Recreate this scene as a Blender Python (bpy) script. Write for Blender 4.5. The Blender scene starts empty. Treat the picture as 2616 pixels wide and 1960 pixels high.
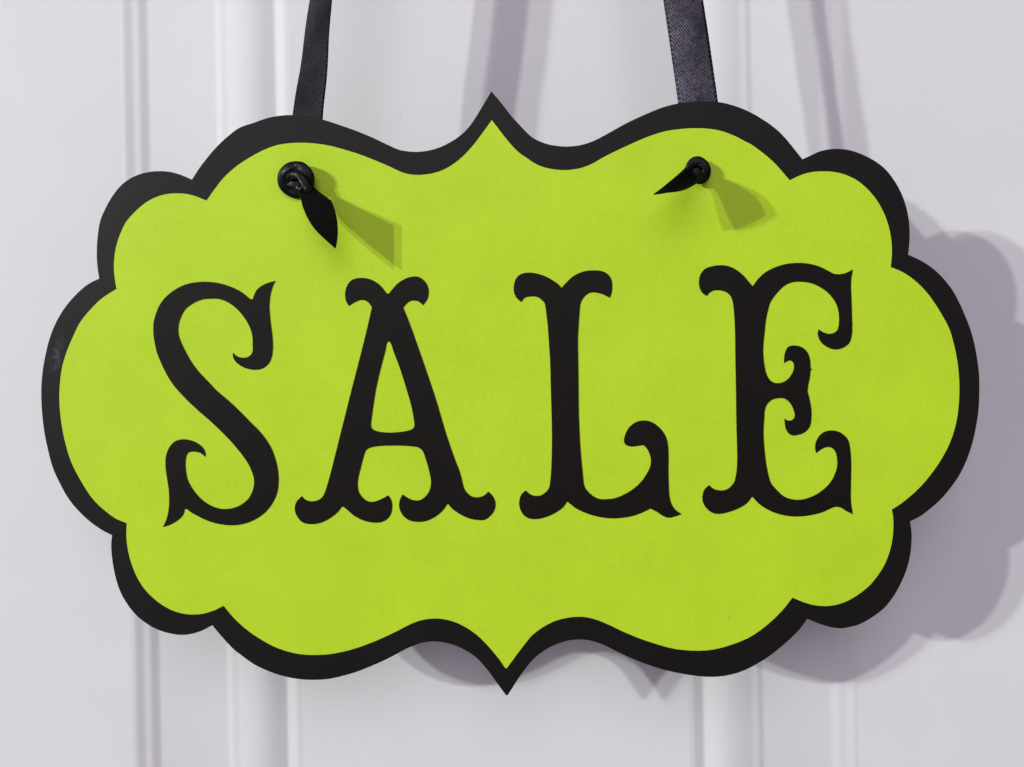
import bpy, bmesh, math, random
from mathutils import Vector, Matrix
from mathutils.geometry import tessellate_polygon

random.seed(4)
MM = 0.001
SC = bpy.context.scene
COL = SC.collection


def P(x, y, z):
    """millimetres (x right, y up, z out of the door towards the viewer) -> Blender metres"""
    return Vector((x * MM, -z * MM, y * MM))


# ------------------------------------------------------------------ camera
CAM_DIST = 216.0
ROLL = math.radians(1.08)
cd = bpy.data.cameras.new("camera")
cam = bpy.data.objects.new("camera", cd)
COL.objects.link(cam)
cd.sensor_width = 36.0
cd.lens = 36.0 * CAM_DIST / 261.6
cd.clip_start = 0.005
cd.clip_end = 50.0
c_, s_ = math.cos(ROLL), math.sin(ROLL)
cam.matrix_world = Matrix(((c_, s_, 0, 0), (0, 0, -1, -CAM_DIST * MM), (-s_, c_, 0, 0), (0, 0, 0, 1)))
cd.dof.use_dof = True
cd.dof.focus_distance = 0.214
cd.dof.aperture_fstop = cd.lens / 1.7
SC.camera = cam

# ------------------------------------------------------------------ light of the room
w = bpy.data.worlds.new("World")
SC.world = w
w.use_nodes = True
bg = w.node_tree.nodes["Background"]
bg.inputs["Color"].default_value = (0.99, 0.87, 1.06, 1)
bg.inputs["Strength"].default_value = 0.24
SC.view_settings.view_transform = "Standard"
SC.view_settings.look = "None"
SC.view_settings.exposure = 0.0
SC.view_settings.gamma = 1.0


def bulb(x, y, z, watts, col, radius):
    d = bpy.data.lights.new("bulb", "POINT")
    d.energy = watts
    d.color = col
    d.shadow_soft_size = radius * MM
    o = bpy.data.objects.new("bulb", d)
    o.location = P(x, y, z)
    COL.objects.link(o)
    return o


# three bulbs of one ceiling fitting, up and to the left, about 6 m away
bulb(-4530, 1448, 3504, 470.0, (0.95, 1.0, 0.95), 62)
bulb(-5200, 1443, 3496, 470.0, (0.95, 1.0, 0.95), 62)
bulb(-5324, 1606, 3500, 198.0, (0.945, 1.0, 0.94), 80)


# added soft fill behind and above the camera, lifts the wall and shadow cores
ad = bpy.data.lights.new("fill_light", "AREA")
ad.shape = "DISK"
ad.size = 1.6
ad.energy = 14.5
ad.color = (0.99, 0.90, 1.05)
ao = bpy.data.objects.new("fill_light", ad)
ao.location = P(-100, 1080, 1950)
ao.rotation_euler = (P(0, 0, 0) - ao.location).to_track_quat("-Z", "Y").to_euler()
COL.objects.link(ao)


# ------------------------------------------------------------------ materials
def mat(name):
    m = bpy.data.materials.new(name)
    m.use_nodes = True
    nt = m.node_tree
    return m, nt, nt.nodes, nt.links, nt.nodes["Principled BSDF"]


def noise(N, L, vec, scale, detail=3.0, rough=0.55):
    n = N.new("ShaderNodeTexNoise")
    n.inputs["Scale"].default_value = scale
    n.inputs["Detail"].default_value = detail
    n.inputs["Roughness"].default_value = rough
    L.new(vec, n.inputs["Vector"])
    return n.outputs["Fac"]


def ramp(N, L, fac, a, b):
    r = N.new("ShaderNodeValToRGB")
    r.color_ramp.elements[0].position, r.color_ramp.elements[0].color = a[0], (*a[1], 1)
    r.color_ramp.elements[1].position, r.color_ramp.elements[1].color = b[0], (*b[1], 1)
    L.new(fac, r.inputs["Fac"])
    return r.outputs["Color"]


def mix(N, L, fac, a, b, mode="MIX"):
    m = N.new("ShaderNodeMix")
    m.data_type = "RGBA"
    m.blend_type = mode
    for sock, v in ((m.inputs["Factor"], fac), (m.inputs["A"], a), (m.inputs["B"], b)):
        if isinstance(v, (int, float)):
            sock.default_value = v
        elif isinstance(v, tuple):
            sock.default_value = (*v, 1)
        else:
            L.new(v, sock)
    return m.outputs["Result"]


def math_n(N, L, op, a, b=0.0):
    m = N.new("ShaderNodeMath")
    m.operation = op
    for sock, v in ((m.inputs[0], a), (m.inputs[1], b)):
        if isinstance(v, (int, float)):
            sock.default_value = v
        else:
            L.new(v, sock)
    return m.outputs[0]


def bump(N, L, bsdf, height, strength, dist):
    b = N.new("ShaderNodeBump")
    b.inputs["Strength"].default_value = strength
    b.inputs["Distance"].default_value = dist
    L.new(height, b.inputs["Height"])
    L.new(b.outputs["Normal"], bsdf.inputs["Normal"])


def obj_co(N):
    return N.new("ShaderNodeTexCoord").outputs["Object"]


def dots(N, L, vec, scale, size, keep):
    """rare small specks: voronoi cells of which only a few carry a dot"""
    sx = N.new("ShaderNodeSeparateXYZ")
    L.new(vec, sx.inputs[0])
    cx = N.new("ShaderNodeCombineXYZ")
    L.new(sx.outputs[0], cx.inputs[0])
    L.new(sx.outputs[2], cx.inputs[1])
    v = N.new("ShaderNodeTexVoronoi")
    v.voronoi_dimensions = "2D"
    v.inputs["Scale"].default_value = scale
    L.new(cx.outputs[0], v.inputs["Vector"])
    near = math_n(N, L, "LESS_THAN", v.outputs["Distance"], size)
    sep = N.new("ShaderNodeSeparateColor")
    L.new(v.outputs["Color"], sep.inputs["Color"])
    return math_n(N, L, "MULTIPLY", near, math_n(N, L, "LESS_THAN", sep.outputs[0], keep))


def paper(name, lo, hi, rough, spec, grain=0.10, speck=None, scuff=False):
    m, nt, N, L, B = mat(name)
    co = obj_co(N)
    big = noise(N, L, co, 55, 4)
    fine = noise(N, L, co, 900, 3, 0.7)
    fac = math_n(N, L, "ADD", math_n(N, L, "MULTIPLY", big, 0.55), math_n(N, L, "MULTIPLY", fine, 0.45))
    col = ramp(N, L, fac, (0.32, lo), (0.68, hi))
    if speck:
        col = mix(N, L, math_n(N, L, "MULTIPLY", dots(N, L, co, 38, 0.010, 0.10), 0.4), col, speck)
    if scuff:  # pale rubbed patch on the left rim of the black card
        mp = N.new("ShaderNodeMapping")
        mp.vector_type = "TEXTURE"
        mp.inputs["Location"].default_value = (-0.1165, 0.0, 0.0095)
        mp.inputs["Rotation"].default_value = (0, math.radians(14), 0)
        mp.inputs["Scale"].default_value = (0.0021, 1.0, 0.0062)
        L.new(co, mp.inputs["Vector"])
        g = N.new("ShaderNodeTexGradient")
        g.gradient_type = "SPHERICAL"
        L.new(mp.outputs["Vector"], g.inputs["Vector"])
        rub = math_n(N, L, "MULTIPLY", g.outputs["Fac"], ramp(N, L, noise(N, L, co, 700, 4, 0.7), (0.42, (0, 0, 0)), (0.66, (1, 1, 1))))
        col = mix(N, L, math_n(N, L, "MULTIPLY", rub, 0.5), col, (0.17, 0.16, 0.19))
    L.new(col, B.inputs["Base Color"])
    B.inputs["Roughness"].default_value = rough
    B.inputs["Specular IOR Level"].default_value = spec
    h = math_n(N, L, "ADD", noise(N, L, co, 1400, 4, 0.65), math_n(N, L, "MULTIPLY", noise(N, L, co, 60, 2), 1.6))
    bump(N, L, B, h, grain, 0.0004)
    return m


M_GREEN = paper("lime_cardstock", (0.485, 0.725, 0.016), (0.555, 0.815, 0.027), 0.52, 0.28, 0.10, speck=(0.12, 0.18, 0.02))
M_BLACK = paper("black_cardstock", (0.0036, 0.0024, 0.0014), (0.0062, 0.0044, 0.0032), 0.49, 0.25, 0.14, scuff=True)
M_LETTER = paper("black_letter_cardstock", (0.0034, 0.0023, 0.0008), (0.0060, 0.0043, 0.0022), 0.50, 0.20, 0.14)


def paint():
    m, nt, N, L, B = mat("white_door_paint")
    co = obj_co(N)
    col = ramp(N, L, noise(N, L, co, 38, 4), (0.3, (0.775, 0.785, 0.775)), (0.7, (0.80, 0.80, 0.80)))
    col = mix(N, L, math_n(N, L, "MULTIPLY", dots(N, L, co, 30, 0.0085, 0.11), 0.3), col, (0.28, 0.26, 0.33))
    L.new(col, B.inputs["Base Color"])
    B.inputs["Roughness"].default_value = 0.55
    B.inputs["Specular IOR Level"].default_value = 0.3
    h = math_n(N, L, "ADD", noise(N, L, co, 420, 3), math_n(N, L, "MULTIPLY", noise(N, L, co, 45, 2), 2.0))
    bump(N, L, B, h, 0.06, 0.0006)
    return m


M_PAINT = paint()


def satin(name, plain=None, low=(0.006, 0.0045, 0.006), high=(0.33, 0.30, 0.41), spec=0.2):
    m, nt, N, L, B = mat(name)
    uv = N.new("ShaderNodeUVMap").outputs["UV"]
    co = obj_co(N)
    if plain:  # same satin, coloured darker where knots and ends turn from the lamps
        L.new(ramp(N, L, noise(N, L, co, 500, 4), (0.35, (0.002, 0.002, 0.0016)), (0.7, (0.0045, 0.0045, 0.004))), B.inputs["Base Color"])
        B.inputs["Roughness"].default_value = plain[0]
        B.inputs["Specular IOR Level"].default_value = plain[1]
        B.inputs["Coat Weight"].default_value = plain[2]
        B.inputs["Coat Roughness"].default_value = 0.14
        bump(N, L, B, noise(N, L, co, 900, 3), 0.25, 0.0004)
        return m
    sep = N.new("ShaderNodeSeparateXYZ")
    L.new(uv, sep.inputs[0])
    u, v = sep.outputs[0], sep.outputs[1]
    # diagonal floats of the satin weave, their sheen painted in as lighter colour
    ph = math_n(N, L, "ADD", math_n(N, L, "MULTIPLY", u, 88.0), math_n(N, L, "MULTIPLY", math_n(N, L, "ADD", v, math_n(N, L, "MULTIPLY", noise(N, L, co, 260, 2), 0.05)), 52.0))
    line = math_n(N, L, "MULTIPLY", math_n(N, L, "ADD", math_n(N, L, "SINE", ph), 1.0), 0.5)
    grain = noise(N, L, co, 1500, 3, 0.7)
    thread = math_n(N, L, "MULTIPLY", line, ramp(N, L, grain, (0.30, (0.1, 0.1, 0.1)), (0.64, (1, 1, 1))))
    patch = ramp(N, L, noise(N, L, co, 70, 3), (0.36, (0.12, 0.12, 0.12)), (0.64, (1, 1, 1)))  # bands of sheen along the ribbon, painted as lighter patches
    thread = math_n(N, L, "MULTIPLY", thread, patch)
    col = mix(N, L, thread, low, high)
    # darker whipped selvedges with a stitch every 1.2 mm
    edge = math_n(N, L, "GREATER_THAN", math_n(N, L, "ABSOLUTE", math_n(N, L, "SUBTRACT", u, 0.5)), 0.43)
    st = math_n(N, L, "GREATER_THAN", math_n(N, L, "SINE", math_n(N, L, "MULTIPLY", v, 55.0)), -0.2)
    col = mix(N, L, math_n(N, L, "MULTIPLY", edge, st), col, (0.003, 0.002, 0.003))
    L.new(col, B.inputs["Base Color"])
    B.inputs["Roughness"].default_value = 0.42
    B.inputs["Specular IOR Level"].default_value = spec
    h = math_n(N, L, "ADD", line, math_n(N, L, "MULTIPLY", grain, 0.8))
    bump(N, L, B, h, 0.35, 0.0002)
    return m


M_SATIN = satin("black_satin")
M_DULL = satin("black_satin_dimmed", low=(0.006, 0.005, 0.007), high=(0.075, 0.07, 0.098), spec=0.07)  # same ribbon as the right one, its weaker sheen painted as darker threads
M_KNOT = satin("black_satin_knotted", plain=(0.42, 0.13, 0.05))
M_TAIL = satin("black_satin_cut_end", plain=(0.8, 0.05, 0.0))


# ------------------------------------------------------------------ helpers
def link(name, me, m, parent=None, label=None):
    o = bpy.data.objects.new(name, me)
    if m and not me.materials:
        me.materials.append(m)
    COL.objects.link(o)
    if parent:
        o.parent = parent
    if label:
        o["label"] = label
    return o


def shade(me, on=True):
    for p in me.polygons:
        p.use_smooth = on


# ------------------------------------------------------------------ door: one leaf, its panel moulding built from its real profile
door = bpy.data.objects.new("door", None)
door.location = P(0, -180, -34.4)
COL.objects.link(door)
door["label"] = "white painted panelled door behind the hanging sign"
door["category"] = "door"

PX = 0.115926
# slope (degrees, positive = sinking away from the viewer) along the moulding, from the flat stile to the raised panel
SLOPE = [(345, 0), (347, 0), (350, 17), (367, 17), (371, 4), (382, 4), (386, 20), (402, 20), (407, 1.5), (450, 1.0), (520, -0.6), (574, -2), (577, -3),
         (580, -15), (590, -15), (594, -4), (606, -5), (611, -11), (622, -10), (645, -6), (668, 1), (690, 10), (705, 15), (728, 16), (731, 3), (734, -14), (755, -14), (759, -2), (764, 0)]


def slope_at(x):
    for (a, sa), (b, sb) in zip(SLOPE, SLOPE[1:]):
        if a <= x <= b:
            return sa + (sb - sa) * (x - a) / (b - a)
    return 0.0


def soft_slope(x, groove):
    """slope with the corners eased as thick paint does; groove scales the small groove beside the stile"""
    tot = wt = 0.0
    for k in range(-8, 9):
        g = math.exp(-(k / 3.0) ** 2 / 2)
        y = x + k
        tot += g * slope_at(y) * (groove if y < 405 else 1.0)
        wt += g
    return tot / wt


def profile(groove):
    out, h, x = [], 0.0, 338.0
    while x <= 770:
        out.append(((x - 345.0) * PX, h))
        h -= math.tan(math.radians(soft_slope(x + 0.5, groove))) * PX
        x += 1.0
    return out


PROF_L, PROF_R = profile(1.0), profile(0.55)
X_L, X_R = -113.5, 99.85          # outer edges of the two mouldings
TOP, BOT, BACK = 620.0, -620.0, -35.0
STILE = 250.0


def slab(name, line, label=None):
    """upright board whose front follows the (x, z) line; z is measured from the stile face"""
    bm = bmesh.new()
    n = len(line)
    ys = (BOT, TOP)
    front = [[bm.verts.new(P(px, y, pz) - P(0, -180, 0)) for px, pz in line] for y in ys]
    back = [[bm.verts.new(P(px, y, BACK) - P(0, -180, 0)) for px in (line[0][0], line[-1][0])] for y in ys]
    for i in range(n - 1):
        f = bm.faces.new((front[0][i], front[0][i + 1], front[1][i + 1], front[1][i]))
        f.smooth = n > 2
    bm.faces.new((back[0][1], back[0][0], back[1][0], back[1][1]))
    bm.faces.new(front[1] + [back[1][1], back[1][0]])
    bm.faces.new(list(reversed(front[0])) + [back[0][0], back[0][1]])
    me = bpy.data.meshes.new(name)
    bm.to_mesh(me)
    bm.free()
    return link(name, me, M_PAINT, door, label)


left = [(X_L + a, b) for a, b in PROF_L]
right = [(X_R - a, b) for a, b in reversed(PROF_R)]
slab("stile", [(X_L - STILE, 0), left[0]], "flat white stile left of the panel")
slab("stile", [right[-1], (X_R + STILE, 0)], "flat white stile right of the panel")
slab("panel_moulding", left, "grooved white moulding left of the raised panel")
slab("panel_moulding", right, "grooved white moulding right of the raised panel")
slab("raised_panel", [left[-1], right[0]], "flat white raised panel behind the sign")

# ------------------------------------------------------------------ the sign: outlines in millimetres on the plane of the card
BACKING = "-3.78,73.77c -1.03,70.41 1.1,67.55 3.4,64.96 6.35,62.02 9.77,60.4 13.51,59.67 16.64,59.63 19.15,60.01 22.29,61.06 25.43,62.63 30.15,65.09 34.86,67.14 39.55,68.89 43.3,69.7 48.28,70.08 53.25,69.82 56.67,68.97 59.77,67.79 62.86,66.19 63.45,65.79 66.08,64.03 68.86,61.66 71.03,59.14 72.88,56.79 74.18,55.12c 75.99,55.88 78.48,56.97 80.97,57.48 83.46,57.51 85.94,57.15 89.04,56.07 92.15,54.42 94.63,52.55 96.81,49.93 98.67,46.8 99.91,43.67 100.69,40.55 101.04,37.44 101.07,34.64 100.91,32.46 100.7,30.66c 103.66,29.29 106.78,27.2 109.59,24.49 112.1,21.16 113.98,17.52 114.77,15.69 116.18,12.22 117.29,8.43 118.15,4.01 118.67,-0.41 118.72,-4.51 118.55,-8.93 117.9,-13.35 116.91,-17.77 115.51,-21.88 113.48,-25.98 111.12,-29.28 109.08,-31.64 106.25,-34.15 103.72,-36.02 101.2,-37.26c 101.58,-39.83 101.61,-42.39 101.26,-45.92 100.41,-49.44 99.14,-52.64 97.08,-56.47 94.54,-59.66 91.36,-62.03 88.18,-63.76 85.63,-64.43 83.4,-64.72 80.86,-64.35 78,-63.43 74.88,-62.09c 72.89,-64.81 70.33,-67.36 67.77,-69.59 64.88,-71.82 60.07,-74.65 57.06,-75.88 53.85,-76.64 50.33,-76.91 46.81,-76.67 42.66,-75.98 38.82,-75.11 34.04,-73.57 29.89,-71.88 25.76,-69.86 22.26,-68.01 19.07,-66.92 16.51,-66.56 13.62,-66.74 10.72,-67.51 7.49,-69.02 4.24,-71.48 1.28,-75.02 -2.7,-80.94c -3.12,-80.94c -5.25,-77.86 -7.75,-74.23 -10.58,-70.92 -13.43,-68.92 -16.61,-67.41 -19.81,-66.64 -22.06,-66.47 -24.97,-66.88 -28.54,-68.2 -32.78,-70.42 -37.35,-72.47 -41.92,-74.2 -45.82,-75.28 -49.39,-75.95 -52.96,-76.12 -56.18,-75.94 -60.04,-75.23 -64.21,-73.86 -68.36,-71.82 -71.55,-69.45 -73.75,-67.62 -76.24,-64.8 -78.11,-62.49 -78.97,-61.33c -82,-62.82 -84.61,-63.53 -87.21,-63.75 -90.43,-63.21 -93.3,-62.25 -96.16,-60.57 -98.97,-58.08 -101.43,-54.61 -102.92,-51.33 -103.9,-47.42 -104.44,-43.19 -104.54,-39.94 -104.21,-37.29c -106.52,-36.09 -109.34,-34.04 -112.14,-31.4 -114.9,-27.96 -116.99,-24.06 -118.89,-19.42 -119.97,-14.58 -120.73,-9.76 -121.06,-4.63 -121.04,0.16 -120.52,4.94 -119.59,9.38 -118.28,13.8 -116.52,17.74 -114.46,21.02 -111.78,24.13 -108.8,26.76 -106.84,27.98 -104.89,28.8c -105.25,31.83 -105.26,35.61 -104.84,39.68 -104.05,43.44 -102.77,46.23 -100.9,49.32 -98.57,52.09 -95.96,53.97 -93.07,55.09 -90.2,55.59 -87.99,55.64 -85.47,55.34 -82.96,54.57 -80.26,53.32c -78.49,55.87 -76.51,58.32 -73.88,61.22 -70.96,63.8 -67.73,66.06 -63.87,67.28 -60.69,68.32 -57.53,68.84 -54.38,68.96 -50.3,68.62 -46.71,67.71 -42.51,66.28 -38.15,64.64 -33.81,62.77 -30.08,60.89 -27.29,59.65 -24.16,59.12 -21.96,59.1 -19.44,59.42 -16.91,60.14 -14.38,61.33 -11.83,62.91 -9.27,65.4 -6.36,69.66"
FACE = "-3.8,66.51c -2.4,64.63 -0.57,62.17 1.57,59.59 3.42,57.84 4.39,57.2 7.17,55.28 9.97,54.23 12.78,53.73 15.6,53.67 18.43,54.08 21.26,55.07 24.1,56.62 27.56,58.25 31.64,60.02 35.72,61.63 39.79,62.78 43.85,63.27 47.59,63.38 51.01,63.12 54.12,62.46 57.23,61.22 60.33,59.55 61.07,59.21 63.86,57.14 66.64,54.76 68.81,52.39 70.91,49.87c 73.47,51.05 76.28,51.8 79.39,51.95 82.5,51.66 85.3,50.8 87.79,49.51 90.27,47.44 92.76,44.44 94.62,40.99 95.71,37.86 96.39,34.11 96.52,30.99 96.23,27.63c 99.29,26.26 102.42,24.01 105.23,21.14 107.73,17.64 108.83,15.81 110.87,12.01 112.13,7.9 113.02,3.48 113.47,-0.94 113.54,-4.41 113.33,-8.2 112.66,-12.62 111.25,-17.04 109.37,-20.81 106.86,-24.59 103.71,-28.35 100.25,-31.49 98.35,-32.89 96.46,-34.07c 96.77,-35.9 96.86,-38.47 96.61,-41.67 95.82,-45.18 94.55,-48.38 92.96,-50.92 90.74,-53.62 88.19,-55.68 85.65,-57.25 82.79,-58.34 79.92,-58.77 77.06,-58.57 74.2,-57.78 71.03,-56.43c 69.1,-58.92 66.86,-61.31 63.98,-63.86 60.13,-66.5 56.48,-68.06 52.96,-69.15 49.76,-69.75 46.56,-69.89 43.36,-69.71 39.85,-69.14 35.71,-67.9 31.88,-66.54 27.43,-64.59 23.62,-62.68 20.44,-61.33 17.89,-60.67 15.33,-60.53 12.44,-60.87 9.54,-61.7 6.63,-63.22 4.03,-65.13 1.08,-68.66 -2.79,-73.75c -3.17,-73.68c -4.8,-71.18 -7.3,-68.04 -10.13,-65.07 -13.3,-62.74 -16.48,-61.22 -19.35,-60.53 -21.92,-60.42 -24.82,-60.83 -27.42,-61.76 -31,-63.53 -34.91,-65.33 -39.14,-66.99 -43.04,-68.23 -46.29,-68.96 -49.53,-69.4 -52.44,-69.46 -55.66,-69.28 -59.19,-68.54 -63.34,-66.93 -68.1,-64.01 -70.97,-61.69 -73.47,-59.14 -75.79,-56.17c -77.93,-57.21 -80.54,-58.05 -83.13,-58.36 -85.71,-58.19 -88.6,-57.43 -91.45,-55.91 -93.97,-53.92 -96.45,-51.11 -98.26,-47.83 -99.56,-43.92 -100.23,-40.34 -100.38,-37.42 -100.16,-34.19c -102.85,-33.02 -105.67,-30.87 -108.46,-28.08 -110.88,-24.33 -113.85,-18.23 -115.11,-13.71 -115.89,-9.21 -116.26,-5.04 -116.3,-1.52 -115.98,2.3 -115.23,6.43 -113.95,10.23 -112.2,14 -110.12,17.77 -107.44,20.88 -104.79,23.36 -102.5,24.9 -100.44,26.06c -100.72,27.95 -100.92,31.11 -100.62,34.57 -100.05,37.07 -98.87,40.19 -97.34,42.98 -95.02,45.44 -92.4,47.58 -89.49,49.08 -86.62,49.8 -84.08,49.9 -81.87,49.73 -79.67,49.19 -76.62,47.93c -74.56,50.64 -71.93,53.71 -68.68,56.44 -65.78,58.25 -64.13,59.15 -61.25,60.48 -58.07,61.5 -54.91,61.87 -51.76,61.92 -48.3,61.63 -44.86,61 -41.11,59.95 -37.06,58.56 -32.7,56.76 -29.6,55.35 -26.8,53.99 -24.61,53.38 -22.1,53.23 -19.58,53.46 -17.05,54.09 -14.51,55.28 -11.96,57.09 -9.4,59.51 -6.83,62.56"
LETTER_S = "-59.71,27.29c -60.43,25.87 -61.04,23.9 -61.33,22.1 -61.45,20.48 -61.38,18.67 -61.19,16.14 -60.98,13.97 -60.86,11.97 -60.91,9.98 -61.16,8.36 -61.76,6.74 -62.7,5.67 -64,4.96 -65.28,4.75 -66.55,4.83 -68.18,5.28 -69.61,6.07 -70.67,7.09 -71.18,8.19 -71.2,9.27c -70.44,8.5 -69.54,8.06 -68.45,7.92 -67.54,8.03 -66.61,8.55 -66.13,9.54 -66.04,11.17 -66.02,12.8 -66.24,14.43 -66.74,15.89 -67.59,17.53 -68.81,19.27 -70.21,20.74 -71.81,21.95 -73.42,22.7 -74.86,23.06 -76.5,23.09 -78.32,22.98 -79.97,22.47 -81.64,21.6 -82.95,20.54 -83.91,19.12 -84.6,17.5 -84.93,16.06 -84.97,14.8 -84.75,13.34 -84.17,11.7 -83.16,9.5 -81.79,6.94 -80.23,4.73 -77.33,1.48 -75.67,-0.37 -72.56,-3.14 -69.47,-6.22 -67.07,-8.8 -65.13,-10.84 -63.37,-13.16 -61.99,-15.65 -61.07,-18.41 -60.6,-20.81 -60.45,-23.19 -60.59,-25.21 -60.97,-27.04 -61.86,-29.05 -63.2,-30.96 -64.9,-32.58 -66.96,-33.84 -69.01,-34.67 -71.04,-35.11 -73.25,-35.2 -75.26,-35 -77.45,-34.52 -79.81,-33.62 -81.8,-32.57 -83.42,-31.62 -84.49,-30.73c -84.97,-30.85c -85.36,-32.14 -86.42,-33.32 -87.74,-34.22 -89.24,-34.93 -90.82,-35.37c -90.03,-33.9 -89.41,-32.07 -89.01,-29.86 -88.89,-27.84 -88.93,-25.63 -89.18,-23.42 -89.46,-21.02 -89.54,-19 -89.36,-17.17 -88.9,-15.72 -88.12,-14.36 -86.98,-13.28 -85.68,-12.81 -84.21,-12.74 -82.76,-13.02 -81.32,-13.65 -80.07,-14.59 -79.28,-15.71 -79.08,-16.63 -79.19,-17.32c -80.31,-16.42 -81.58,-16.03 -82.86,-15.97 -83.7,-16.36 -84.16,-17.45 -84.35,-19.1 -84.29,-21.12 -83.94,-23.14 -83.18,-24.81 -81.96,-26.76 -80.19,-28.63 -78.22,-29.96 -76.22,-30.73 -74.39,-30.96 -72.92,-30.82 -71.25,-30.32 -69.57,-29.37 -68.24,-28.11 -67.37,-26.56 -66.91,-24.91 -66.81,-23.45 -67.13,-21.97 -67.8,-20.13 -69.19,-17.72 -71.12,-15.12 -73.4,-12.43 -77.12,-8.61 -80.63,-5.38 -84.34,-1.64 -87,1.64 -88.63,4.52 -89.81,7.27 -90.64,9.47 -91.07,11.65 -91.38,14.02 -91.36,16.15 -91.15,17.81 -90.54,19.61 -89.64,21.58 -88.3,23.36 -86.43,24.95 -84.38,26.17 -82.17,26.99 -79.8,27.37 -77.44,27.43 -75.08,27.21 -72.74,26.62 -70.41,25.71 -68.45,24.62 -67.04,23.48 -66.3,22.79c -65.66,22.8c -65.21,23.98 -64.44,25.23 -62.96,26.28 -61.49,26.88"
LETTER_A = "-31.45,23.54c -30.87,23.53c -29.93,24.6 -28.58,26.01 -26.72,27.15 -24.87,27.66 -23.3,27.6 -21.88,26.66 -21,25.34 -20.7,23.77 -21.08,21.95 -22.22,20.35c -23.19,21.21 -24.76,21.63 -26.08,21.14 -27.29,19.85c -26.43,17.62 -25.2,14.19 -23.73,9.71 -21.77,3.63 -19.57,-3.51 -16.89,-13.24 -15.17,-18.62 -13.68,-22.89 -12.71,-26.89 -11.94,-27.97 -10.9,-28.78 -9.58,-29.07 -8.25,-28.83 -7.32,-28.31 -6.64,-27.58c -5.61,-28.61 -4.97,-29.95 -4.82,-31.28 -5.29,-32.74 -6.38,-34.05 -7.72,-34.91 -9.44,-34.93 -11.55,-34.52 -13.91,-33.39 -15.99,-31.89 -16.94,-30.73c -17.24,-30.72c -18.38,-32.25 -20.27,-33.81 -22.68,-34.92 -24.81,-35.15 -26.92,-34.77 -28.48,-33.67 -29.37,-32.19 -29.65,-30.59 -29.3,-29.13 -28.66,-27.99c -27.31,-28.9 -25.73,-29.54 -24.14,-29.48 -22.8,-28.58 -21.7,-27 -21.28,-24.88 -21.6,-22.48 -22.32,-19.55 -23.31,-16.75 -24.35,-15.94 -26.71,-15.55 -30.41,-15.33 -33.84,-15.37 -36.5,-15.72 -37.7,-16.36 -38.27,-17.67 -39.29,-21.11 -40.03,-24.02 -40.12,-25.61 -39.85,-27.21 -38.96,-28.56 -37.66,-29.57 -36.34,-29.75 -34.73,-29.3 -32.32,-28.14c -31.56,-29.49 -31.39,-31.09 -31.78,-32.95 -32.74,-34.26 -34.35,-35.04 -36.48,-35.13 -38.85,-34.56 -41.21,-33.32 -43.02,-31.69 -44,-30.87c -44.3,-30.86c -45.69,-32.44 -47.86,-34 -50.28,-35.03 -52.55,-35.26 -54.53,-34.82 -55.82,-33.47 -56.51,-31.72 -56.38,-30.12 -55.68,-28.93 -54.59,-27.97c -53.82,-28.83 -52.51,-29.31 -50.91,-29.2 -49.56,-28.51 -48.73,-27.19 -47.57,-23.88 -45.81,-17.8 -43.61,-9.9 -41.18,-1.24 -38.79,7.11 -36.75,14.42 -35.29,20.14c -36.3,21.47 -37.6,22.02 -38.92,21.78 -41.19,20.57c -41.93,22.1 -42.01,23.93 -41.44,25.75 -40.35,27.03 -38.76,27.57 -36.93,27.53 -35.11,27.05 -33.3,25.85 -32.03,24.39"
LETTER_A_HOLE = "-31.64,11.04 -31.31,11.38 -30.8,11.03 -30.06,8.78 -28.59,4.55 -26.89,-1.27 -25.81,-5.5 -25.24,-9.21 -25.22,-10.53 -25.68,-11.13 -26.88,-11.56 -29.53,-11.91 -32.43,-11.93 -34.8,-11.55 -36.03,-10.92 -36.29,-10.06 -35.87,-6.9 -34.79,-0.86 -33.32,4.91 -32.17,8.82"
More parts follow.
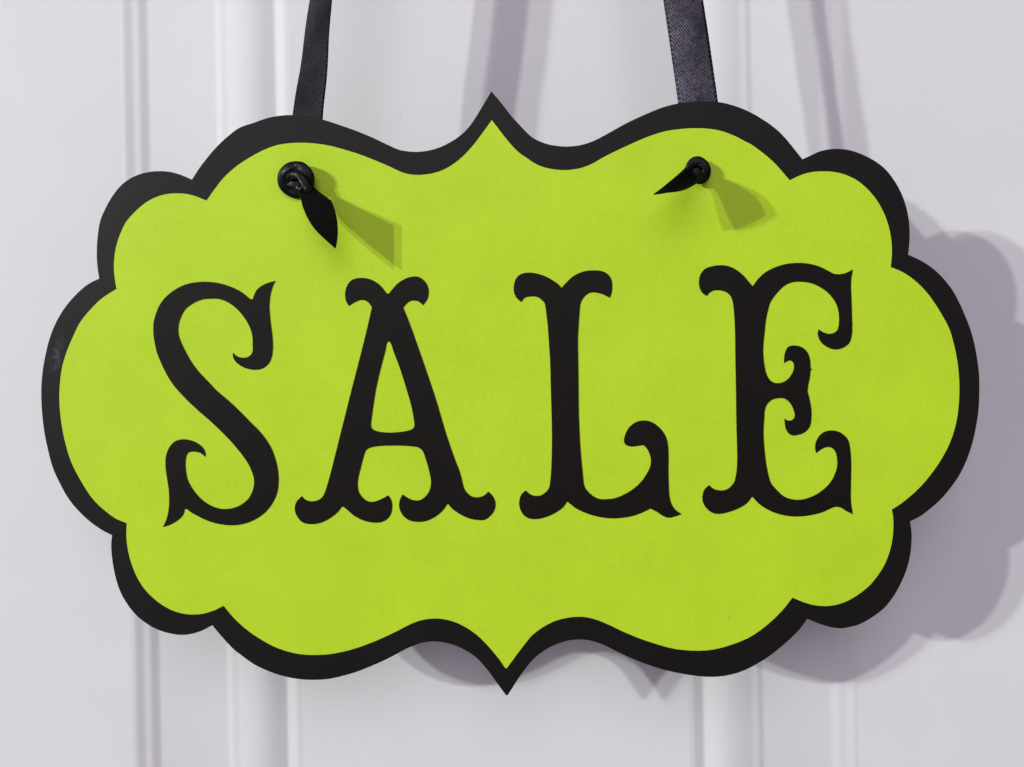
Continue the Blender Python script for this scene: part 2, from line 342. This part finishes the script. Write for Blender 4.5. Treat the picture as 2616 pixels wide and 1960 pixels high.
LETTER_L = "13.01,24.07c 14.03,25.15 15.46,26.52 17.35,27.64 19.46,28.23 22.03,28.29 23.66,27.98 24.93,27.14 25.73,25.84 25.9,24.09 25.69,22.46 25.25,21.31c 23.58,22.16 21.95,22.66 20.54,22.75 19.37,22.24 18.41,21.21 17.81,20.05 17.49,17.49 17.23,14.45 16.99,10.94 16.98,4.61 16.93,-7.32 16.97,-10.58 17.18,-16.5 17.61,-22.44 18.13,-26.85 19.05,-28.17 20.45,-29.39 21.86,-30.01 23.75,-30.11 25.88,-29.84 28.02,-29.04 30.4,-27.66 32.54,-25.79 33.98,-23.8 34.95,-21.8 35.11,-20.14 34.76,-18.48 34.07,-17.16 33.25,-16.37c 31.96,-16.53 30.54,-16.7 29.13,-16.44 28.43,-15.76 28.33,-14.81 28.82,-13.16 29.9,-11.53 31.57,-10.38 33.45,-10.06 35.33,-10.45 36.96,-11.54 38.58,-13.46 39.38,-15.49 39.65,-18.8 39.58,-22.83 39.61,-26.39 39.76,-29.49 40.26,-31.64 41.3,-33.2 42.82,-34.3c 41.16,-34.87 39.51,-35.2 38.1,-34.7 36.46,-33.6 34.82,-32.73c 32.68,-33.77 29.83,-34.67 26.99,-35.05 24.15,-35.05 21.08,-34.52 18.26,-33.59 15.68,-32.28 13.72,-30.65c 13.48,-30.65c 12.61,-31.87 10.93,-33.15 8.78,-34.19 6.64,-34.82 4.98,-34.96 3.56,-34.7 2.16,-33.6 1.36,-31.91 1.28,-30.24 1.78,-28.58 2.99,-27.49c 3.92,-28.38 5.33,-28.93 6.75,-28.86 7.94,-28.17 8.91,-27.04 9.43,-24.2 9.74,-19.93 9.94,-14 9.95,-8.09 9.88,-2.18 9.82,5.21 9.57,10.62 9.3,15.31 8.99,18.12 8.68,20.23 7.88,21.18 6.72,21.91 5.31,22.05 3.67,21.74 2.76,20.66c 1.67,21.66 1,22.96 0.91,24.59 1.41,26.45 2.49,27.59 4.25,28.09 6.59,27.86 8.92,27.11 11,25.91 12.39,24.83"
LETTER_E = "61.45,23.51c 62.79,25.35 64.74,27.02 67.32,28.26 70.12,28.99 73.12,29.15 75.91,28.83 78.48,28.03 80.62,26.92 81.9,26.25 83.4,26.11 84.91,26.4 86.67,27.22c 86.3,25.2 86.18,23.05 86.32,19.19 86.42,15.31 86.48,12.73 86.33,10.58 85.83,8.86 84.86,7.91 83.35,7.22 81.63,7.17 79.91,7.9 78.62,9 77.87,10.52 77.77,11.5 78.03,12.29c 79.06,11.58 80.56,11.12 81.85,11.31 82.72,12.05 83.09,13.44 83.16,15.38 82.84,17.53 82.1,19.27 80.6,21.23 78.67,22.77 76.32,23.9 73.74,24.38 71.81,24.35 70.09,23.85 68.58,22.76 65.98,19.59 65.32,17.67 64.66,14.66 64.31,11.44 63.97,8.2 63.99,5.61 64.26,3.22 64.78,1.05 65.64,-0.38 66.71,-1.05 68.01,-1.14 69.3,-0.77 70.6,0.29 71.48,1.79 71.74,3.08 71.38,4.17 70.63,4.55 69.87,4.31 69.22,3.82c 69.23,5.29 69.56,6.8 70.22,7.97 71.29,8.32 73.02,8.16 74.31,7.46 75.38,6.04 75.84,4.08 75.9,2.4c 76.39,2.19c 75.9,1.96c 75.67,-0.03 75.23,-2.18 75.12,-3.41c 75.65,-5.59 76.07,-8.21 76.06,-9.95 75.83,-11.9 75.18,-13.09 73.99,-14.04 72.47,-14.5 71.17,-14.58 70.09,-13.86 69.45,-12.44 69.21,-10.21c 69.79,-10.66 70.54,-10.78 71.41,-10.51 71.85,-9.65 71.64,-8.34 71,-6.81 70.14,-5.71 69.06,-5.1 67.55,-5.01 66.04,-5.41 64.95,-6.37 64.36,-7.56 64.06,-10.38 63.88,-14.08 64.11,-18.01 64.52,-21.73 65.05,-24.58 65.68,-26.67 67.19,-28.56 68.92,-30.13 70.65,-30.86 73.25,-31.12 76.08,-30.36 78.69,-28.87 80.86,-26.72 82.06,-24.45 82.56,-22.49 82.51,-20.52 82.08,-18.88 81.11,-17.88 79.81,-17.75 78.51,-18.27 77.25,-19.23c 76.96,-17.8 77.22,-16.28 78.09,-14.77 79.61,-13.71 81.34,-13.48 83.07,-13.88 84.58,-15 85.44,-16.21 85.93,-18.84 86.12,-22.11 86.06,-26.48 86.01,-30.86 86.15,-32.84 86.52,-35.08c 84.96,-34.31 83.44,-33.34 82.03,-33.1 80.62,-33.62 78.66,-34.46 75.84,-35.12 73.01,-35.42 70.41,-35.31 67.59,-34.71 64.99,-33.61 62.61,-31.99 61.01,-30.21c 60.77,-30.2c 59.57,-31.72 57.6,-32.96 55.2,-33.88 53.02,-34.35 51.28,-34.32 49.55,-33.3 48.37,-31.52 48.16,-29.98 48.73,-28.02 49.93,-26.94c 50.9,-27.84 52.64,-28.37 54.16,-28.22 55.47,-27.37 56.35,-26.18 56.8,-24.43 57.1,-21.6 57.12,-17.23 57.01,-11.77 56.97,-3.08 56.89,4.66 56.84,12.23 56.7,15.9 56.26,20 55.67,21.3 54.6,22.18 53.1,22.64 51.59,22.61 50.51,22.11 49.75,21.27c 48.57,22.19 47.94,23.6 47.85,25.11 48.29,26.82 49.49,28.19 51.43,28.8 53.37,28.97 55.08,28.76 57.01,27.93 59.15,26.17 60.43,24.64"


sign = bpy.data.objects.new("hanging_sign", None)
ex, ey, en = Vector((0.9999395, 0.0, 0.0109993)), Vector((-0.0004615, 0.9991193, 0.0419579)), Vector((-0.0109897, -0.0419605, 0.9990588))
tob = lambda v: Vector((v.x, -v.z, v.y))
bx, by, bz = tob(ex), -tob(en), tob(ey)
sign.matrix_world = Matrix(((bx.x, by.x, bz.x, 0), (bx.y, by.y, bz.y, 0), (bx.z, by.z, bz.z, 0), (0, 0, 0, 1)))
COL.objects.link(sign)
sign["label"] = "lime green SALE sign with scalloped black border hanging by black ribbons"
sign["category"] = "sign"


def parse(txt):
    out = []
    for tok in txt.split():
        a, b = tok.rstrip("c").split(",")
        out.append((float(a), float(b), tok.endswith("c")))
    return out


def spline(pts, step=0.3, sigma=0.5):
    """closed outline: smooth centripetal curves between the marked corners, lightly faired"""
    n = len(pts)
    k0 = next((i for i, p in enumerate(pts) if p[2]), None)
    if k0 is None:
        runs = [[Vector(p[:2]) for p in pts] + [Vector(pts[0][:2])]]
        closed = True
    else:
        pts = pts[k0:] + pts[:k0] + [pts[k0]]
        runs, cur, closed = [], [Vector(pts[0][:2])], False
        for p in pts[1:]:
            cur.append(Vector(p[:2]))
            if p[2]:
                runs.append(cur)
                cur = [Vector(p[:2])]
    out = []
    for run in runs:
        if len(run) == 2:
            dense = [run[0], run[1]]
        else:
            if closed:
                ext = [run[-2]] + run + [run[1]]
            else:
                ext = [run[0] * 2 - run[1]] + run + [run[-1] * 2 - run[-2]]
            dense = []
            for i in range(1, len(ext) - 2):
                p0, p1, p2, p3 = ext[i - 1:i + 3]
                t0 = 0.0
                t1 = t0 + max((p1 - p0).length, 1e-4) ** 0.5
                t2 = t1 + max((p2 - p1).length, 1e-4) ** 0.5
                t3 = t2 + max((p3 - p2).length, 1e-4) ** 0.5
                m = max(1, int((p2 - p1).length / (step * 0.5)))
                for j in range(m):
                    t = t1 + (t2 - t1) * j / m
                    a1 = p0 * ((t1 - t) / (t1 - t0)) + p1 * ((t - t0) / (t1 - t0))
                    a2 = p1 * ((t2 - t) / (t2 - t1)) + p2 * ((t - t1) / (t2 - t1))
                    a3 = p2 * ((t3 - t) / (t3 - t2)) + p3 * ((t - t2) / (t3 - t2))
                    b1 = a1 * ((t2 - t) / (t2 - t0)) + a2 * ((t - t0) / (t2 - t0))
                    b2 = a2 * ((t3 - t) / (t3 - t1)) + a3 * ((t - t1) / (t3 - t1))
                    dense.append(b1 * ((t2 - t) / (t2 - t1)) + b2 * ((t - t1) / (t2 - t1)))
            dense.append(run[-1].copy())
            # arc-length resample, then fair with the ends pinned
            L_ = [0.0]
            for a, b in zip(dense, dense[1:]):
                L_.append(L_[-1] + (b - a).length)
            m = max(2, int(L_[-1] / step))
            res, j = [], 0
            for i in range(m + 1):
                s = L_[-1] * i / m
                while j < len(L_) - 2 and L_[j + 1] < s:
                    j += 1
                f = (s - L_[j]) / max(L_[j + 1] - L_[j], 1e-9)
                res.append(dense[j].lerp(dense[j + 1], min(max(f, 0), 1)))
            it = int(2 * (sigma / step) ** 2)
            for _ in range(it):
                nw = [r.copy() for r in res]
                for i in range(1, m):
                    nw[i] = res[i] * 0.5 + (res[i - 1] + res[i + 1]) * 0.25
                res = nw
            dense = res
        out += dense[:-1]
    return out


def circle(x, y, r, n=24):
    return [Vector((x + r * math.cos(2 * math.pi * i / n), y + r * math.sin(2 * math.pi * i / n))) for i in range(n)]


def card(name, loops, z0, z1, m, label=None):
    """cut card: filled front and back, cut edges of real thickness"""
    vs2 = [[Vector((p.x, p.y, 0)) for p in lp] for lp in loops]
    flat = [p for lp in vs2 for p in lp]
    tris = tessellate_polygon(vs2)
    n = len(flat)
    verts = [P(p.x, p.y, z1) for p in flat] + [P(p.x, p.y, z0) for p in flat]
    faces = []
    for t in tris:
        a, b, c = t
        ar = (flat[b] - flat[a]).cross(flat[c] - flat[a]).z
        if ar < 0:
            a, b, c = c, b, a
        faces += [(a, b, c), (c + n, b + n, a + n)]
    base = 0
    for k, lp in enumerate(vs2):
        cnt = len(lp)
        area = sum(lp[i].x * lp[(i + 1) % cnt].y - lp[(i + 1) % cnt].x * lp[i].y for i in range(cnt))
        ccw = area > 0
        if k > 0:
            ccw = not ccw
        for i in range(cnt):
            a, b = base + i, base + (i + 1) % cnt
            faces.append((a, a + n, b + n, b) if ccw else (b, b + n, a + n, a))
        base += cnt
    me = bpy.data.meshes.new(name)
    me.from_pydata(verts, [], faces)
    me.validate()
    return link(name, me, m, sign, label)


HOLE_L, HOLE_R = (-53.2, 52.6), (47.4, 52.6)
holes = [circle(*HOLE_L, 1.7), circle(*HOLE_R, 1.7)]
card("backing_card", [spline(parse(BACKING))] + holes, -0.6, 0.0, M_BLACK, "scalloped black card forming the border")
card("face_card", [spline(parse(FACE))] + holes, 0.004, 0.22, M_GREEN, "lime green card glued on the black one")
card("letter", [spline(parse(LETTER_S), 0.2, 0.22)], 0.224, 0.34, M_LETTER, "black letter S")
card("letter", [spline(parse(LETTER_A), 0.2, 0.22), spline(parse(LETTER_A_HOLE), 0.2, 0.22)], 0.224, 0.34, M_LETTER, "black letter A")
card("letter", [spline(parse(LETTER_L), 0.2, 0.22)], 0.224, 0.34, M_LETTER, "black letter L")
card("letter", [spline(parse(LETTER_E), 0.2, 0.22)], 0.224, 0.34, M_LETTER, "black letter E")

# ------------------------------------------------------------------ ribbons
W = 9.9


def cr(pts, t):
    """Catmull-Rom through tuples, t in 0..1"""
    n = len(pts) - 1
    f = min(max(t, 0), 0.999999) * n
    i = int(f)
    f -= i
    g = lambda k: pts[min(max(k, 0), n)]
    p0, p1, p2, p3 = g(i - 1), g(i), g(i + 1), g(i + 2)
    return [0.5 * (2 * b + (c - a) * f + (2 * a - 5 * b + 4 * c - d) * f * f + (3 * b - a - 3 * c + d) * f ** 3) for a, b, c, d in zip(p0, p1, p2, p3)]


def sheet(name, grid, uvs, m, parent, thick=0.16, label=None):
    """thin woven strip from a grid of points (millimetres), with real thickness"""
    R_, C_ = len(grid), len(grid[0])
    bm = bmesh.new()
    uvl = bm.loops.layers.uv.new("UVMap")
    vs = [[bm.verts.new(P(*q)) for q in row] for row in grid]
    for i in range(R_ - 1):
        for j in range(C_ - 1):
            f = bm.faces.new((vs[i][j], vs[i][j + 1], vs[i + 1][j + 1], vs[i + 1][j]))
            f.smooth = True
            for lp, (a, b) in zip(f.loops, ((i, j), (i, j + 1), (i + 1, j + 1), (i + 1, j))):
                lp[uvl].uv = uvs[a][b]
    me = bpy.data.meshes.new(name)
    bm.to_mesh(me)
    bm.free()
    o = link(name, me, m, parent, label)
    sd = o.modifiers.new("thickness", "SOLIDIFY")
    sd.thickness = thick * MM
    sd.offset = 0
    return o


def strand(path, m, label):
    """path rows: (x, y, z, width, turn in degrees); turn > 0 brings the right edge towards the viewer"""
    grid, uvs, run = [], [], 0.0
    rows, cols = 150, 12
    prev = None
    for i in range(rows + 1):
        x, y, z, wd, a = cr(path, i / rows)
        a = math.radians(a)
        if prev:
            run += math.dist(prev, (x, y, z))
        prev = (x, y, z)
        g, t = [], []
        for j in range(cols + 1):
            q = j / cols - 0.5
            cup = 0.55 * (0.25 - q * q) * wd / W * 2 - 0.25   # slight crown of the satin
            wob = 0.10 * math.sin(run * 0.35 + q * 2.0)
            dn = cup + wob
            g.append((x + math.cos(a) * wd * q - math.sin(a) * dn, y, z + math.sin(a) * wd * q + math.cos(a) * dn))
            t.append((j / cols, run / 10.0))
        grid.append(g)
        uvs.append(t)
    return sheet("ribbon", grid, uvs, m, sign, 0.16, label)


RIB_L = strand([(-53.2, 52.6, 0.6, 2.6, 20), (-53.1, 53.4, -1.6, 3.4, 25), (-52.6, 57, -2.6, 6.5, 32), (-52.0, 61.5, -3.6, 9.4, 22), (-51.55, 69, -3.9, W, 24),
                (-49.6, 83, -4.4, W, 32), (-47.9, 97.5, -5.0, W, 40), (-45.0, 118, -5.8, W, 42), (-40.0, 160, -7.6, W, 43), (-34.0, 210, -9.8, W, 43), (-28.0, 262, -12, W, 43)],
               M_DULL, "left black satin ribbon, turned towards the left")
RIB_R = strand([(47.4, 52.6, 0.6, 2.6, 5), (47.5, 53.4, -1.5, 3.4, 5), (48.6, 57, -1.7, 6.5, 5), (49.2, 62.5, -1.8, 9.6, 6), (48.5, 70.4, -1.9, W, 6),
                (47.0, 83, -2.4, W, 6), (45.4, 95.5, -3.0, W, 6), (43.0, 116, -4.0, W, 6), (38.0, 160, -6.0, W, 6), (32.2, 210, -8.2, W, 6), (26.2, 262, -10.6, W, 6)],
               M_SATIN, "right black satin ribbon, facing the viewer")


def knot(name, rolls, centre, squeeze, parent, folds=3, label=None):
    """pulled-tight knot: several soft rolls of gathered ribbon lying over each other"""
    rows, cols = 60, 20
    bm = bmesh.new()
    up = Vector((0, 0, 1))
    for path, r in rolls:
        path = [(centre[0] + (x - centre[0]) * squeeze, centre[1] + (y - centre[1]) * squeeze, z) for x, y, z in path]
        pts = [Vector(cr(path, i / rows)) for i in range(rows + 1)]
        rings = []
        for i, p in enumerate(pts):
            t = (pts[min(i + 1, rows)] - pts[max(i - 1, 0)]).normalized()
            a = t.cross(up)
            if a.length < 1e-3:
                a = Vector((1, 0, 0))
            a.normalize()
            b = t.cross(a)
            f = i / rows
            taper = min(1, 0.6 + f * 3) * min(1, 0.6 + (1 - f) * 3)
            ring = []
            for j in range(cols):
                g = 2 * math.pi * j / cols
                rr = r * taper * (1 + 0.10 * math.cos(folds * g + 4 * f) + 0.05 * math.cos(7 * g - 3 * f) + 0.05 * math.sin(13 * f + 2 * g))
                q = p + a * (rr * 1.15 * math.cos(g)) + b * (rr * 0.85 * math.sin(g))
                ring.append(bm.verts.new(P(*q)))
            rings.append(ring)
        for i in range(rows):
            for j in range(cols):
                bm.faces.new((rings[i][j], rings[i][(j + 1) % cols], rings[i + 1][(j + 1) % cols], rings[i + 1][j])).smooth = True
        bm.faces.new(rings[0])
        bm.faces.new(list(reversed(rings[-1])))
    bmesh.ops.recalc_face_normals(bm, faces=bm.faces)
    me = bpy.data.meshes.new(name)
    bm.to_mesh(me)
    bm.free()
    return link(name, me, M_KNOT, parent, label)


def tail(edge_a, edge_b, bulge, parent, label=None):
    """cut ribbon end between its two long edges; bulge lifts the middle of the strip"""
    rows, cols = 36, 14
    grid, uvs = [], []
    for i in range(rows + 1):
        t = i / rows
        a, b = Vector(cr(edge_a, t)), Vector(cr(edge_b, t))
        bl = Vector(cr(bulge, t))
        g, uvr = [], []
        for j in range(cols + 1):
            q = j / cols
            g.append(tuple(a.lerp(b, q) + bl * (4 * q * (1 - q))))
            uvr.append((q, t * 1.6))
        grid.append(g)
        uvs.append(uvr)
    return sheet("tail", grid, uvs, M_TAIL, parent, 0.16, label)


knot("knot", [
    ([(-51.9, 48.9, 0.6), (-53.7, 48.75, 0.8), (-55.51, 49.46, 0.9), (-56.85, 51.12, 1.3), (-56.76, 53.68, 1.7), (-54.81, 55.5, 2.1), (-52.19, 55.69, 2.3), (-50.34, 54.55, 2.0)], 1.15),
    ([(-54.68, 55.25, 1.9), (-51.55, 55.55, 2.9), (-49.47, 53.51, 3.2), (-49.62, 51.05, 2.9), (-51.32, 49.47, 2.2), (-53.87, 49.75, 1.5)], 1.2),
    ([(-55.32, 51.38, 1.8), (-54.37, 53.09, 2.9), (-52.2, 53.18, 3.7), (-50.72, 51.58, 4.3), (-49.51, 49.36, 4.6), (-48.89, 48.04, 4.9)], 0.9),
    ([(-55.97, 52.24, 1.2), (-53.83, 51.27, 1.7), (-51.98, 50.19, 2.0), (-50.68, 49.08, 2.4)], 1.3)], (-53.2, 52.5), 0.9, RIB_L)
tail([(-51.56, 48.68, 4.4), (-50.59, 44.54, 6.0), (-47.35, 39.09, 8.8), (-42.07, 33.91, 10.0)],
     [(-48.64, 50.33, 3.0), (-46.74, 48.59, 5.4), (-44.49, 46.89, 8.2), (-42.63, 45.38, 10.7)],
     [(0, 0, 0.5), (0.2, 0, 0.6), (0.2, 0, 0.3), (0.9, 0, -0.62)], RIB_L)
knot("knot", [
    ([(46.3, 50.23, 0.6), (45.08, 52.24, 1.4), (45.89, 54.35, 1.9), (47.78, 54.92, 2.2), (49.52, 53.53, 2.2)], 1.0),
    ([(46.79, 54.84, 1.8), (48.8, 54.28, 2.4), (49.64, 52.21, 2.5), (48.71, 50.26, 2.2), (46.88, 50.03, 1.6)], 1.0),
    ([(45.55, 51.72, 0.9), (46.74, 52.3, 1.4), (47.91, 51.6, 1.6), (47.53, 50.66, 1.4)], 1.1)], (47.5, 52.3), 0.9, RIB_R)
tail([(44.21, 53.11, 2.9), (41.56, 50.57, 7.6), (37.22, 46.86, 12.2), (34.16, 44.39, 15.5)],
     [(49.86, 52.24, 2.8), (48.43, 52.04, 8.0), (47.26, 50.76, 12.0), (45.34, 48.04, 15.2)],
     [(0.2, -2.6, 0.9), (0.2, -3.4, 0.3), (0, -2.8, 0), (0, -0.8, 0)], RIB_R)
